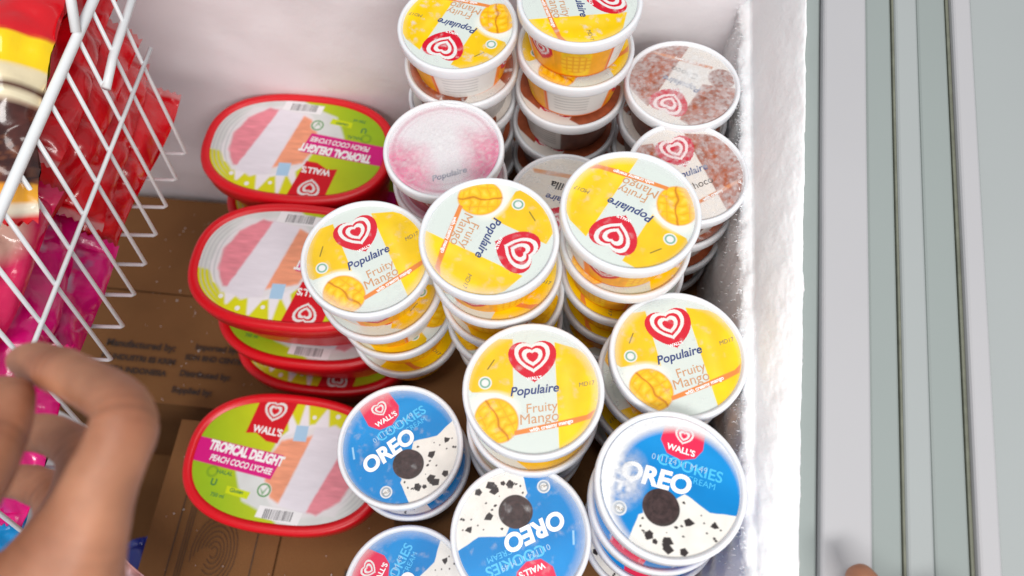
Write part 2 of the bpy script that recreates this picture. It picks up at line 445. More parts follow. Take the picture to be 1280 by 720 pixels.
# ------------------------------------------------------------------ cardboard cartons
def carton(name, label, corner, u, v, h, across=False):
    """corner = near left top corner in mm, u / v edge vectors (mm, horizontal), h height"""
    e = empty(name, W(corner[0], corner[1], corner[2]-h), label, 'carton')
    L = e.location; u = Vector((*u, 0)); v = Vector((*v, 0)); c = Vector(corner)
    def lw(p): return W(*p)-L
    mb = MB(); th = 3.0
    mb.box(lw(c-Vector((0, 0, h))), u*.001, v*.001, Vector((0, 0, (h-th)*.001)))
    put('carton_body', mb.mesh('carton_body', M['card'], False), e)
    for k in (0, 1):                                      # two top flaps with a seam between them
        mb = MB(); n = 14; P = []; Q = []
        for i in range(n):
            row = []; rowq = []
            for j in range(n):
                a = (.0 if k == 0 else .504)+.496*i/(n-1); b = j/(n-1)
                fa, fb = (b, a) if across else (a, b)
                z = .5*mnoise.noise(Vector((a*3, b*3, c.x)))+(1.2*(i/(n-1))**3 if k == 0 else .6*(1-i/(n-1))**3)
                row.append(lw(c+u*fa+v*fb+Vector((0, 0, z)))); rowq.append(lw(c+u*fa+v*fb+Vector((0, 0, -th+.4))))
            P.append(row); Q.append(rowq)
        mb.grid(P, 0, not across); mb.grid(Q, 0, across)
        edge = [P[0], [r[-1] for r in P], P[-1][::-1], [r[0] for r in P][::-1]]
        edgeq = [Q[0], [r[-1] for r in Q], Q[-1][::-1], [r[0] for r in Q][::-1]]
        for a, b in zip(edge, edgeq): mb.grid([a, b], 0, True)
        put('flap', mb.mesh('flap', M['card'], False), e)
    def place(mbx, s, a, b, size, ang, ink_i, bold=0):
        base = math.degrees(math.atan2(u.y, u.x))
        text_to(mbx, s, 0, 0, size, ang+base, bold, 0, ink_i, lambda x, y, l: lw(c+u*a+v*b+Vector((x, y, 2.3))))
    return e, place, lw, u, v, c
# under the cups
carton('cardboard_carton', 'brown cardboard carton under the round cups', (-91, 2, -546), (238, -27), (46, 418), 600)
# back left, under the two red tub stacks
e, place, lw, u, v, c = carton('cardboard_carton', 'brown cardboard carton printed with small text, below the wire basket', (-520, 256, -766), (420, -44), (27, 245), 380, True)
for s, a, b, sz in (('Manufactured by:', .27, .23, 11), ('PT INDUSTRI ES KRIM', .275, .17, 8.5), ('JAKARTA INDONESIA', .26, .115, 8.5),
                    ('Imported by:', .465, .25, 9), ('SDN BHD CENTRE', .47, .20, 8), ('Distributed by:', .455, .125, 9), ('Supplied by:', .435, .05, 9)):
    mb = MB(); place(mb, s, a, b, sz, 0, 0, .35)
    put('lettering', mb.mesh('lettering', M['brown_ink'], False), e)
carton('cardboard_carton', 'carton deep in the gap under the dark blue pack', (-545, -80, -872), (186, -19), (18, 190), 274)
carton('cardboard_carton', 'brown carton added to darken the bottom of the gap beside the hand', (-575, 112, -1040), (222, -24), (16, 150), 106)  # added carton, covers the white floor so the gap stays dark
# front, under the near red tub
e, place, lw, u, v, c = carton('cardboard_carton', 'brown cardboard carton with centre seam under the nearest red tub', (-341, -20, -716), (240, -24), (22, 228), 430)
for s, a, b, sz in (('DO NOT', .80, .36, 13), ('JANGAN', .885, .26, 14)):
    mb = MB(); place(mb, s, a, b, sz, 90, 0, .3); put('lettering', mb.mesh('lettering', M['brown_ink'], False), e)
mb = MB()
# framed symbol panel on the left flap
def strip(mbx, p0, p1, w):
    p0, p1 = Vector(p0), Vector(p1); d = (p1-p0).normalized(); n = Vector((-d.y, d.x))*w*.5
    pts = [(p0-n), (p1-n), (p1+n), (p0+n)]
    mbx.add([lw(c+u.normalized()*q.x+v.normalized()*q.y+Vector((0, 0, 2.3))) for q in pts], [(0, 1, 2, 3)])
def rect(mbx, x0, y0, x1, y1, w):
    for a, b in (((x0, y0), (x1, y0)), ((x1, y0), (x1, y1)), ((x1, y1), (x0, y1)), ((x0, y1), (x0, y0))): strip(mbx, a, b, w)
rect(mb, 26, 62, 100, 168, .9); rect(mb, 26, 8, 100, 58, .9)
for k in range(7):
    r = 4+3.6*k; last = None
    for t in range(15):
        a = math.radians(-150+t*300/14+8*k); q = (64+r*.8*math.cos(a), 112+r*1.25*math.sin(a))
        if last: strip(mb, last, q, .55)
        last = q
for k in range(9): strip(mb, (44+k*5, 18), (44+k*5, 48), 1.2 if k % 2 else 2.2)
for k in range(3): strip(mb, (34+k*2.2, 80), (34+k*2.2, 150), .6)
o = put('printed_symbol', mb.mesh('printed_symbol', M['brown_ink'], False), e); o['kind'] = 'stuff'

# ------------------------------------------------------------------ red oblong tubs
TA, TB = 87.5, 59.5
def sup(t, a, b, n=2.5):
    c, s = math.cos(t), math.sin(t)
    return (a*math.copysign(abs(c)**(2/n), c), b*math.copysign(abs(s)**(2/n), s))
def oblong(prof, seg=96, n=2.5):                         # prof: (inset, z)
    v = []; f = []
    for ins, z in prof:
        for k in range(seg):
            x, y = sup(2*math.pi*k/seg, TA-ins, TB-ins, n); v.append((x*.001, y*.001, z*.001))
    for i in range(len(prof)-1):
        for k in range(seg): f.append((i*seg+k, (i+1)*seg+k, (i+1)*seg+(k+1) % seg, i*seg+(k+1) % seg))
    return v, f
def cap(vf, seg, last=True):
    v, f = vf; n = len(v)-seg; f.append(tuple(n+k for k in range(seg))); return v, f
tub_lid_me = mesh_of('tub_lid', *cap(oblong([(2.2, -19), (.8, -17.5), (0, -3), (.7, -1.2), (2.2, -.2), (4, 0), (5.8, -.1), (7, -.7), (8, -1.8), (8.5, -2.0)]), 96), M['redplastic'])
def flip(me): me.flip_normals(); return me
flip(tub_lid_me)
def side_ink_tub():
    seg, nh = 192, 14; v = []; f = []
    for i in range(nh):
        t = i/(nh-1); z = -16-50.8*t; ins = 4+10*t
        for k in range(seg):
            x, y = sup(2*math.pi*k/seg, TA-ins, TB-ins); v.append((x*.001, y*.001, z*.001))
    for i in range(nh-1):
        for k in range(seg): f.append((i*seg+k, (i+1)*seg+k, (i+1)*seg+(k+1) % seg, i*seg+(k+1) % seg))
    f.append(tuple((nh-1)*seg+k for k in range(seg)))
    me = mesh_of('tub_body', v, f, printed('printed_tub_side', .35)); me.flip_normals()
    th = np.tile(np.arange(seg)/seg*360, nh); T = np.repeat(np.arange(nh)/(nh-1), seg)
    img = np.ones((len(v), 3))*C(214, 14, 30)
    arc = np.abs(((th-205+180) % 360)-180)
    img = over(img, C(120, 160, 30), ss(np.maximum(arc-32, (np.abs(T-.45)-.3*(1-arc/40))*60), 6))
    arc = np.abs(((th-25+180) % 360)-180)
    img = over(img, C(226, 205, 30), ss(np.maximum(arc-32, (np.abs(T-.5)-.3*(1-arc/40))*60), 6))
    set_ink(me, img); return me
tub_body_me = side_ink_tub()

def art_tub(X, Y):                                        # X in -1.47..1.47, Y in -1..1 (unit = TB-7)
    n = fbm(X, Y, 3, 3, 51)[..., None]
    t = np.clip((X+.9)*.55+(Y+1)*.28, 0, 1)[..., None]
    img = (C(150, 186, 30)*(1-t)+C(214, 214, 26)*t)*(.93+.14*n)
    # pale lower right and white splash
    low = poly(X, Y, [(-.80, -.22), (-.05, -.25), (.0, .2), (.5, .3), (1.6, .2), (1.6, -1.1), (.2, -1.1), (.0, -.92), (-.55, -.7)])
    img = over(img, C(214, 218, 216)*(.9+.2*n), ss(low+.06*(n[..., 0]-.5), .05))
    sp = poly(X, Y, [(-.22, .30), (-.05, .52), (-.14, .82), (.02, .60), (.1, .62), (.13, .98), (.22, .62), (.36, .66), (.50, .93), (.56, .62), (.78, .58), (.9, .78), (.98, .5), (1.2, .42), (1.35, .1), (1.0, -.2), (.1, -.1)])-.03
    img = over(img, C(236, 233, 238), ss(sp, .04))
    for q in ((-.2, .72, .05), (.3, .8, .035), (.7, .86, .04), (1.02, .68, .04), (-.28, .44, .05)): img = over(img, C(236, 236, 236), ss(circ(X, Y, *q)))
    # three-flavour block
    st = fbm(X*.5+Y*.25, Y*2.2, 8, 3, 61)[..., None]; wob = .05*(fbm(X, Y, 5, 3, 63)-.5)
    def soft(c, P, w=.05, k=.35):
        nonlocal img; img = over(img, np.array(c)*(1-k*.5+k*st), ss(poly(X, Y, P)+wob, w))
    soft(C(226, 224, 226), [(-.3, .1), (-.2, .40), (.35, .62), (1.05, .62), (1.36, .2), (1.30, -.3), (1.0, -.78), (.4, -.86), (-.05, -.76), (-.3, -.4)], .06, .1)
    soft(C(236, 158, 124), [(-.27, .12), (-.15, .33), (.37, .50), (.06, -.68), (-.10, -.60), (-.26, -.35)])
    soft(C(228, 140, 152), [(.50, -.76), (.70, -.80), (1.05, -.52), (1.22, -.15), (1.21, .2), (1.04, .50), (.90, .50)])
    soft(C(226, 222, 230), [(.05, -.72), (.37, .60), (.70, .72), (.98, .56), (.52, -.78)], .04, .12)
    # fine pale rings round the right end
    rr = np.abs(Y/1.0)**2.4+np.abs(X/1.47)**2.4
    img = over(img, C(186, 190, 192), .6*ss(np.abs(((rr*9) % 1)-.5)-.2, .2)*np.clip((X-1.0)*4, 0, 1)*np.clip((rr-.55)*6, 0, 1))
    # magenta banner
    img = over(img, C(214, 26, 128), ss(poly(X, Y, [(-1.6, .26), (-.06, .10), (-.18, -.32), (-1.6, -.15)])))
    # red logo banner
    img = over(img, C(208, 18, 34), ss(poly(X, Y, [(-.68, 1.1), (-.80, .40), (-.62, .42), (-.42, .30), (-.22, .28), (-.02, 1.1)])))
    img = heart_logo(img, X, Y, -.40, .76, .52, C(208, 18, 34), WHT, -3, False)
    # badges, barcode
    img = over(img, C(170, 205, 232), ss(poly(X, Y, [(.03, .36), (.25, .37), (.24, .64), (.03, .63)])))
    img = over(img, WHT, ss(circ(X, Y, -.24, -.50, .125))); img = over(img, C(90, 150, 90), ss(np.abs(circ(X, Y, -.24, -.50, .10))-.014))
    img = over(img, C(70, 150, 70), ss(poly(X, Y, [(-.31, -.47), (-.25, -.58), (-.17, -.42), (-.25, -.53)]), .03))
    img = over(img, C(200, 215, 20), ss(poly(X, Y, [(-.86, -.50), (-.45, -.56), (-.48, -.68), (-.86, -.62)])))
    img = over(img, C(110, 150, 40), .6*ss(np.abs(circ(X, Y, -1.17, -.30, .08))-.02, .02))
    img = over(img, C(236, 236, 238), ss(poly(X, Y, [(-.24, -.74), (.48, -.78), (.44, -.99), (-.28, -.93)])))
    r = random.Random(5); x = -.14
    while x < .34:
        w = r.choice((.008, .012, .018)); img = over(img, C(60, 60, 66), ss(poly(X, Y, [(x, -.785), (x+w, -.785), (x+w-.02, -.94), (x-.02, -.94)]))); x += w+r.choice((.010, .014, .02))
    return img
def tub_label():
    N = 200; NX = 290
    g = np.linspace(-1, 1, N); gx = np.linspace(-1, 1, NX); U, V = np.meshgrid(gx, g, indexing='xy')
    # square to superellipse by scaling along rays
    n = 2.5; mx = np.maximum(np.abs(U), np.abs(V)); nr = (np.abs(U)**n+np.abs(V)**n)**(1/n)
    k = np.where(nr > 1e-6, mx/np.maximum(nr, 1e-6), 1)
    a, b = TA-8.4, TB-8.4; X = U*k*a/b; Y = V*k
    img = art_tub(X, Y); R = b*.001; z = -.0018
    mb = MB(); mb.v = [(x*R, y*R, z) for x, y in zip(X.ravel(), Y.ravel())]
    idx = np.arange(N*NX).reshape(N, NX)
    mb.f = [tuple(q) for q in np.stack([idx[:-1, :-1], idx[:-1, 1:], idx[1:, 1:], idx[1:, :-1]], -1).reshape(-1, 4)]
    mb.m = [0]*len(mb.f); mats = [M['print'], M['white_ink'], M['green_ink'], M['black_ink'], M['grey_ink']]
    fn = lambda x, y, l: (x*R, y*R, z+.00015)
    text_to(mb, "WALL'S", -.44, .42, .17, -4, .006, 0, 1, fn, .9)
    text_to(mb, 'TROPICAL DELIGHT', -.70, -.01, .22, -6.5, .012, .1, 1, fn, .66)
    text_to(mb, 'PEACH COCO LYCHEE', -.74, -.18, .14, -6.5, .004, .15, 1, fn, .76)
    text_to(mb, 'HALAL', -.96, -.33, .09, -5, .002, 0, 2, fn)
    text_to(mb, 'U', -1.10, -.52, .15, -5, .006, 0, 2, fn)
    text_to(mb, 'Gluten', -.68, -.60, .085, -5, .002, 0, 2, fn)
    text_to(mb, '750 ml', -.98, -.70, .085, -5, .002, 0, 2, fn)
    me = mb.mesh('label', mats, False); set_ink(me, img.reshape(-1, 3)); return me
tub_label_me = tub_label()
GT = 'red oblong ice cream tubs stacked on the cartons'
def tub(label, x, y, z, ang, tilt=(0, 0)):
    e = empty('ice_cream_tub', W(x, y, z), label, 'ice cream tub', GT, (math.radians(tilt[0]), math.radians(tilt[1]), math.radians(ang)))
    put('tub_body', tub_body_me, e); l = put('lid', tub_lid_me, e); put('label', tub_label_me, l); return e
tub('red tub against the back wall, upside down print, top of its stack', -194, 417, -561, 173.5)
tub('red tub hidden under the one against the back wall', -192, 412, -629, 174)
tub('lowest red tub of the stack against the back wall', -190, 410, -697, 173)
tub('middle red tub with upside down print, partly behind the leftmost mango cup', -183, 296, -561, 173.5, (0, 0))
tub('second red tub in the middle stack, its barcode edge showing', -180, 289, -629, -6)
tub('bottom red tub in the middle stack, only a yellow edge showing', -184, 287, -697, 174)
tub('nearest red tub with upright print, beside the blue cookie cups', -193, 151, -646, -7)

# ------------------------------------------------------------------ round cups
LIDR = 40.0
lid_v = lathe([(38.6, -8.4), (39.6, -8.2), (40, -7.2), (40, -1.6), (39.6, -.5), (38.9, 0), (37.9, 0), (37.2, -.5), (36.8, -1.6), (36.3, -2.2), (20, -2.3), (.01, -2.3)])
lid_me = mesh_of('lid', *lid_v, M['lid'])
ZL = -.0020; RL = .0363
art_me = {'mango': label_disc('label_mango', art_mango, TXT_MANGO, RL, ZL, 230), 'oreo': label_disc('label_cookie', art_oreo, TXT_OREO, RL, ZL, 230),
          'choc': label_disc('label_chocolate', art_choc, TXT_CHOC, RL, ZL, 120), 'van': label_disc('label_vanilla', art_vanilla, TXT_VAN, RL, ZL, 100),
          'straw': label_disc('label_strawberry', art_straw, TXT_STRAW, RL, ZL, 120)}
def cup_body(kind):
    seg, nh = 260, 34; v = []; f = []; 
    for i in range(nh):
        t = i/(nh-1); z = -6-32.2*t; r = 37.2-6.7*t
        for k in range(seg):
            a = 2*math.pi*k/seg; v.append((r*math.cos(a)*.001, r*math.sin(a)*.001, z*.001))
    for i in range(nh-1):
        for k in range(seg): f.append((i*seg+k, (i+1)*seg+k, (i+1)*seg+(k+1) % seg, i*seg+(k+1) % seg))
    f.append(tuple((nh-1)*seg+k for k in range(seg))[::-1])
    th = np.tile(np.arange(seg)/seg*2*math.pi, nh); T = np.repeat(np.arange(nh)/(nh-1), seg)
    Y = (1-T)*32/35.-.46; n = fbm(th*2, Y, 4, 3, 71)
    img = np.ones((len(v), 3))*C(232, 230, 226)
    def sector(c, a0, a1, col_, soft=.03):
        nonlocal img; mid = math.radians((a0+a1)/2); hw = math.radians((a1-a0)/2)
        d = np.abs((th-mid+math.pi) % (2*math.pi)-math.pi)-hw; img = over(img, col_, ss(d, soft)*c)
    def X0(a): return ((th-math.radians(a)+math.pi) % (2*math.pi)-math.pi)
    if kind == 'mango':
        for a in (0, 180):
            sector(1, a-40, a+62, C(246, 170, 20)*(.8+.4*n[:, None])); sector(1, a+8, a+40, C(240, 196, 24)*(.75+.5*n[:, None]))
            X = X0(a+24); d = ell(X, Y, 0, -.05, .30, .27)
            img = over(img, C(232, 160, 14), ss(d, .03)); cell = np.minimum(np.abs((X/.12 % 1)-.5), np.abs((Y/.12 % 1)-.5))
            img = over(img, C(250, 200, 40), ss(d, .03)*np.clip((cell-.08)*9, 0, 1))
            X = X0(a-18); img = heart_logo(img, X, Y, 0, .06, .56, RED, WHT, 0, True, .03)
            sector(1, a-40, a-33, C(255, 140, 20)); sector(1, a+62, a+66, C(232, 110, 30))
            for k in range(5): img = over(img, C(150, 150, 150), .5*ss(np.maximum(np.abs(X0(a+95))-.35, np.abs(Y-.18+.1*k)-.018), .02))
        img = over(img, C(238, 120, 20), ss((1-T)-.05, .04))
    elif kind in ('choc', 'van', 'straw'):
        base = {'choc': C(104, 62, 48), 'van': C(190, 150, 110), 'straw': C(196, 90, 110)}[kind]
        img = np.ones((len(v), 3))*base*(.6+.8*n[:, None])
        for a in (60, 240):
            sector(1, a-28, a+28, C(206, 202, 198))
            for k in range(6): img = over(img, C(110, 110, 112), .6*ss(np.maximum(np.abs(X0(a))-.38, np.abs(Y-.22+.09*k)-.016), .02))
            X = X0(a-75); img = heart_logo(img, X, Y, 0, .02, .5, C(170, 24, 40), C(225, 200, 200), 0, True, .03)
    else:
        img = np.ones((len(v), 3))*C(10, 84, 190)*(.8+.4*n[:, None])
        for a in (20, 200):
            X = X0(a); d = poly(X, Y, [(-.3, -.6), (-.25, .5), (.25, .5), (.3, -.6)]); img = over(img, C(200, 24, 60), ss(d, .03))
            img = heart_logo(img, X, Y, 0, .05, .42, C(200, 24, 60), WHT, 0, False, .03)
            X = X0(a+75); d = ell(X, Y, 0, -.15, .5, .28, 6); img = over(img, C(226, 222, 216), ss(d, .04)*(fbm(X, Y, 9, 2, 3) > .36))
            d = ell(X, Y, -.1, 0, .18, .2); img = over(img, C(64, 52, 52), ss(d, .03))
            for k in range(4): img = over(img, C(120, 190, 235), .7*ss(np.maximum(np.abs(X0(a+130))-.28, np.abs(Y-.15+.1*k)-.016), .02))
    me = mesh_of('cup_body_'+kind, v, f, M['sideprint']); set_ink(me, img); return me
body_me = {k: cup_body(k) for k in ('mango', 'choc', 'van', 'straw', 'oreo')}

fr = {'straw': frost_disc('frost', RL, ZL+.0002, lambda X, Y: .18+.45*np.clip(1.1-np.hypot(X*.9, (Y-.2)*.9), 0, 1)+.5*(fbm(X, Y, 18, 4, 2)-.5)),
      'choc': frost_disc('frost', RL, ZL+.0002, lambda X, Y: .20+.7*(fbm(X, Y, 18, 4, 8)-.5)+.9*np.clip(.55-np.hypot(X+.05,(Y+.25)*.8),0,1)+.45*np.clip(np.hypot(X, Y)-.6, 0, 1)),
      'choc2': frost_disc('frost', RL, ZL+.0002, lambda X, Y: .16+.8*(fbm(X+3, Y+1, 16, 4, 18)-.5)+.4*np.clip(np.hypot(X, Y)-.6, 0, 1)),
      'van': frost_disc('frost', RL, ZL+.0002, lambda X, Y: .15+.8*(fbm(X+3, Y+1, 6, 4, 18)-.45)),
      'edge': frost_disc('frost', RL, ZL+.0002, lambda X, Y: np.clip((np.hypot(X-.12, Y+.10)-.88)*7, 0, .92)+np.clip(1.0-np.hypot((X+.66)*2.6, (Y+.12)*1.9), 0, .75)*(.1+1.5*fbm(X, Y, 16, 3, 4))),
      'haze': frost_disc('frost', RL, ZL+.0002, lambda X, Y: .6*np.clip(fbm(X+5, Y, 8, 5, 24)-.62, 0, 1)*2.0+.6*np.clip(np.hypot(X+.05, Y-.05)-.91, 0, 1)*4+.02),
      'light': frost_disc('frost', RL, ZL+.0002, lambda X, Y: .9*np.clip(fbm(X, Y, 9, 4, 14)-.62, 0, 1)*2.5+.5*np.clip(np.hypot(X, Y)-.9, 0, 1)*3)}
BASE = -545.0
CNT = {}
def stack(kind, top, ang, n, lean, topname, frost=None, tilt=(0, 0), grp=None, kinds=None, lower='', side=0):
    """top (x,y,z mm) of the uppermost lid, n cups down to the carton, lean = xy shift of the lowest cup"""
    x, y, z = top; pitch = (z-BASE)/n
    words = ['second', 'third', 'fourth', 'fifth']
    desc = {'mango': 'mango', 'choc': 'chocolate', 'van': 'vanilla', 'straw': 'strawberry', 'oreo': 'blue cookie'}
    r = random.Random(int(abs(x*7+y*13)))
    for i in range(n):
        k = kind if not kinds else kinds[min(i, len(kinds)-1)]
        t = i/max(1, n-1); jx = r.uniform(-1.2, 1.2)*(i > 0); jy = r.uniform(-1.2, 1.2)*(i > 0)
        px, py, pz = x+lean[0]*t+jx, y+lean[1]*t+jy, z-pitch*i
        a = ang if i == 0 else ang+r.uniform(60, 300)
        tl = (r.uniform(-1.6, 1.6), r.uniform(-1.6, 1.6)) if i < n-1 else (0, 0)
        lab = topname if i == 0 else f'{desc[k]} cup {words[i-1]} from top, below the {lower}'
        e = empty('ice_cream_cup', W(px, py, pz), lab, 'ice cream cup', grp or f'{desc[kind]} cups in stacks')
        R_ = Matrix.Rotation(math.radians(tl[0]), 4, 'X') @ Matrix.Rotation(math.radians(tl[1]), 4, 'Y') @ Matrix.Rotation(math.radians(a), 4, 'Z')
        e.rotation_euler = R_.to_euler()
        b = put('cup_body', body_me[k], e)
        face = side if i == 0 else r.choice((-30, -12, 8, 30, 50, 96))
        b.rotation_euler[2] = math.atan2(-py, -px*.6)-math.radians(a+face)
        l = put('lid', lid_me, e); put('label', art_me[k], l)
        fk = (frost or 'haze') if i == 0 else ('light' if i == 1 else None)
        if fk:
            fo = put('frost', fr[fk], l)
            if fk in ('haze', 'light'): fo.rotation_euler[2] = r.uniform(0, 6.28)
stack('mango', (-88, 219, -405), 28, 4, (10, 2), 'leftmost yellow mango cup, overlapping the middle red tub', None, (0, 0), lower='leftmost mango cup', side=-14)
stack('mango', (-13, 215, -373), -115, 5, (12, -2), 'yellow mango cup with print turned sideways, in front of the pink cup', None, (0, 0), lower='mango cup with sideways print', side=2)
stack('mango', (67, 227, -364), 151, 5, (9, 2), 'yellow mango cup with upside down print, in front of the vanilla cup', None, (0, 0), lower='upside down mango cup before the vanilla one', side=-2)
stack('mango', (12, 136, -407), 4, 4, (-2, -1), 'yellow mango cup with upright print in the middle of the front cups', None, (0, 0), lower='upright mango cup in the middle')
stack('mango', (96, 158, -410), 14, 4, (-6, 0), 'yellow mango cup with upright print beside the frosted right wall', None, (0, 0), lower='mango cup beside the frosted right wall')
stack('oreo', (-71, 122, -477), 35, 2, (4, -2), 'blue cookie cup beside the nearest red tub, print tilted up to the right', None, (0, 0), lower='blue cookie cup beside the nearest red tub')
stack('oreo', (5, 63, -446), -158, 3, (0, 0), 'blue cookie cup with upside down print at the bottom edge', None, (0, 0), lower='blue cookie cup with upside down print')
stack('oreo', (-66, 38, -509), 65, 1, (0, 0), 'lowest blue cookie cup, cut off at the bottom left of the cups', None, (0, 0), lower='')
stack('oreo', (83, 82, -401), -18, 4, (3, -6), 'blue cookie cup with frosted rim touching the right wall', 'edge', (0, 0), lower='frosted blue cookie cup by the right wall')
stack('mango', (-36, 376, -374), 157, 5, (-1, -1), 'yellow mango cup at the back above the pink cup', 'light', (0, 0), kinds=['mango', 'choc', 'choc'], lower='back mango cup above the pink cup', side=96)
stack('mango', (43, 376, -352), -82, 5, (-2, -6), 'yellow mango cup at the top edge, on chocolate cups', 'light', (0, 0), kinds=['mango', 'mango', 'choc', 'choc'], lower='mango cup at the top edge', side=24)
stack('straw', (-45, 302, -408), 12, 4, (4, 0), 'pink strawberry cup under frosted lid', 'straw', (0, 0), lower='frosted pink cup')
stack('choc', (118, 358, -410), 150, 4, (0, -2), 'frosted brown chocolate cup farthest back by the right wall', 'choc', (0, 0), lower='farthest chocolate cup by the right wall')
stack('choc', (115, 286, -412), 22, 4, (-2, 0), 'frosted brown chocolate cup nearer along the right wall, half behind mango cup', 'choc2', (0, 0), lower='nearer chocolate cup by the right wall')
stack('van', (37, 284, -444), 160, 3, (0, 0), 'pale vanilla cup low between two mango cups', 'van', (0, 0), lower='pale vanilla cup')

# ------------------------------------------------------------------ wire basket
bk = empty('wire_basket', W(-272, 190, -497), 'white wire basket full of red and pink packs hanging at the left', 'basket')
BL = bk.location.copy()
def bput(name, mb): 
    me = mb.mesh(name, M['wire']); o = put(name, me, bk, -BL); return o
def rimp(t): return Vector((-272+.083*(t-214.6), t, -345))      # t = y (mm)
def botp(t): return Vector((-279+.107*(t-181), t, -496))
mb = MB(); mb.tube([W(*rimp(t)) for t in (-60, 80, 214, 360, 470)], .0031, 10); bput('rim', mb)
mb = MB(); mb.tube([W(-140-300+0, -60, -345), W(*rimp(-60))], .0031, 10); bput('rim', mb)
mb = MB(); mb.tube([W(-440, -60, -345), W(-430, 470, -345)], .0031, 10); bput('rim', mb)
def lerp(a, b, t): return a+(b-a)*t
for i in range(19):
    t = 383-24.2*i; tb = 362-25*i
    r_, b_ = rimp(t), botp(tb)
    mb = MB(); mb.tube([W(*(r_+Vector((1.5, 0, 0)))), W(*lerp(r_, b_, .5)), W(*b_), W(*(b_+Vector((-3, 0, -2)))), W(*(b_+Vector((-150, 4, -2))))], .00138, 7)
    bput('wire', mb)
for f_ in (.42,):
    mb = MB(); mb.tube([W(*(lerp(rimp(t), botp(t-20), f_)+Vector((2.2, 0, 0)))) for t in (-50, 80, 200, 300, 396)], .0015, 7); bput('wire', mb)
for dx in (-60, -120):
    mb = MB(); mb.tube([W(*(botp(t)+Vector((dx, 0, -4)))) for t in (-50, 150, 360)], .0012, 7); bput('wire', mb)
mb = MB(); mb.tube([W(-259, 327, -380), W(-258, 350, -376), W(-254, 470, -374)], .0028, 10); bput('support_bar', mb)
mb = MB(); mb.tube([W(*(rimp(338)+Vector((0, 0, 2)))), W(-262, 365, -318), W(-262, 420, -285)], .0030, 10); bput('hanger', mb)

# ------------------------------------------------------------------ wrapped packs
def pack(name, label, loc, rot, L, Wd, T, inkfn, seed, group='wrapped ice cream packs in the wire basket', cat='ice cream pack', amp=1.0):
    nx, ny = 40, 72; r = random.Random(seed); mb = MB()
    U, V = np.meshgrid(np.linspace(-1, 1, nx), np.linspace(-1, 1, ny), indexing='xy')
    vs = []
    for side in (1, -1):
        P = []
        for j in range(ny):
            row = []
            for i in range(nx):
                u, v = U[j, i], V[j, i]
                e = max(0, 1-abs(v/.88)**3.0) if abs(v) < .88 else 0
                h = T*.5*e**.55*max(0, 1-abs(u)**2.6)**.6
                q = Vector((u*1.3+seed*3.1, v*2.2, side*.7))
                crumple = (abs(mnoise.noise(q*1.15))-.25)*T*.42*amp*(.4+.6*e)+mnoise.noise(Vector((u*3.2+v*1.4+seed, v*1.1, seed)))*T*.13*amp+(abs(mnoise.noise(q*3.1))-.25)*T*.07*amp
                wx = Wd*.5*(1-.06*math.sin(v*3+seed))*(1-.10*e*0)
                zz = ((i % 2)*2-1)*Wd*.012 if abs(v) >= .999 else 0       # pinked ends
                x = u*wx; y = v*L*.5+zz*math.copysign(1, v)+ .015*L*mnoise.noise(Vector((u*2, seed, v)))
                z = side*h+crumple*(1 if side > 0 else .8)+ (T*.22*mnoise.noise(Vector((u*1.2, v*1.1, seed+9.))))
                if h < .25: z = crumple+T*.22*mnoise.noise(Vector((u*1.2, v*1.1, seed+9.)))+side*.12
                row.append((x*.001, y*.001, z*.001))
            P.append(row)
        mb.grid(P, 0, side < 0)
    me = mb.mesh('pack', M['pack']); img = inkfn(U, V)
    set_ink(me, np.concatenate([img.reshape(-1, 3)]*2))
    o = put(name, me, None, W(*loc), tuple(math.radians(a) for a in rot)); tag(o, label, cat, group); return o
def ink_red(U, V):
    img = np.ones(U.shape+(3,))*C(226, 12, 30); n = fbm(U, V*2, 2, 3, 5)
    img = over(img, C(170, 4, 18), .5*np.clip((n-.5)*8, 0, 1)); img = over(img, C(214, 150, 150), .75*((np.abs(V) > .93)*1.))
    img = over(img, C(226, 200, 200), .75*ss(ell(U, V, .25, -.55, .22, .07, 30), .05))
    return img
def ink_red2(U, V):
    img = ink_red(U, V); return over(img, C(220, 90, 20), .7*ss(ell(U, V, -.2, .2, .5, .12, 10), .1))
def ink_pink(U, V):
    img = np.ones(U.shape+(3,))*C(232, 14, 128); n = fbm(U+2, V*2, 2, 3, 15)
    img = over(img, C(196, 6, 106), .5*np.clip((n-.5)*8, 0, 1)); img = over(img, C(214, 190, 214), .8*ss(poly(U, V, [(.1, .35), (.55, .38), (.5, .55), (.08, .5)]), .04))
    img = over(img, C(226, 80, 160), .6*ss(ell(U, V, -.3, -.3, .4, .1, 20), .2)); img = over(img, C(150, 110, 150), .6*(fbm(U, V, 12, 2, 4) > .6)*ss(ell(U, V, .3, .7, .5, .14), .1)); return img
def ink_choc(U, V):
    n = fbm(U, V, 9, 3, 25)[..., None]
    w = V+.05*np.sin(U*2.2)
    img = np.ones(U.shape+(3,))*C(206, 10, 26)
    def band(a, b, c): 
        nonlocal img; img = over(img, c, ss(np.maximum(a-w, w-b), .03))
    band(.22, .50, C(244, 206, 6)); band(.02, .24, C(226, 212, 176)); band(.03, .09, C(84, 48, 36)); band(-.06, .03, C(230, 218, 186))
    band(-.66, -.05, C(74, 34, 28)*(.2+1.7*n**1.4)); img = over(img, C(120, 70, 44), .7*(fbm(U+1, V*1.4, 16, 2, 33) > .66)*ss(np.maximum(-.64-w, w+.07), .03)); band(-.82, -.66, C(226, 160, 40)); band(-.9, -.8, C(232, 222, 200))
    img = over(img, C(240, 200, 10), ss(ell(U, V, .1, .82, .5, .05, 8), .04)*(fbm(U, V, 9, 2, 5) > .4)); return img
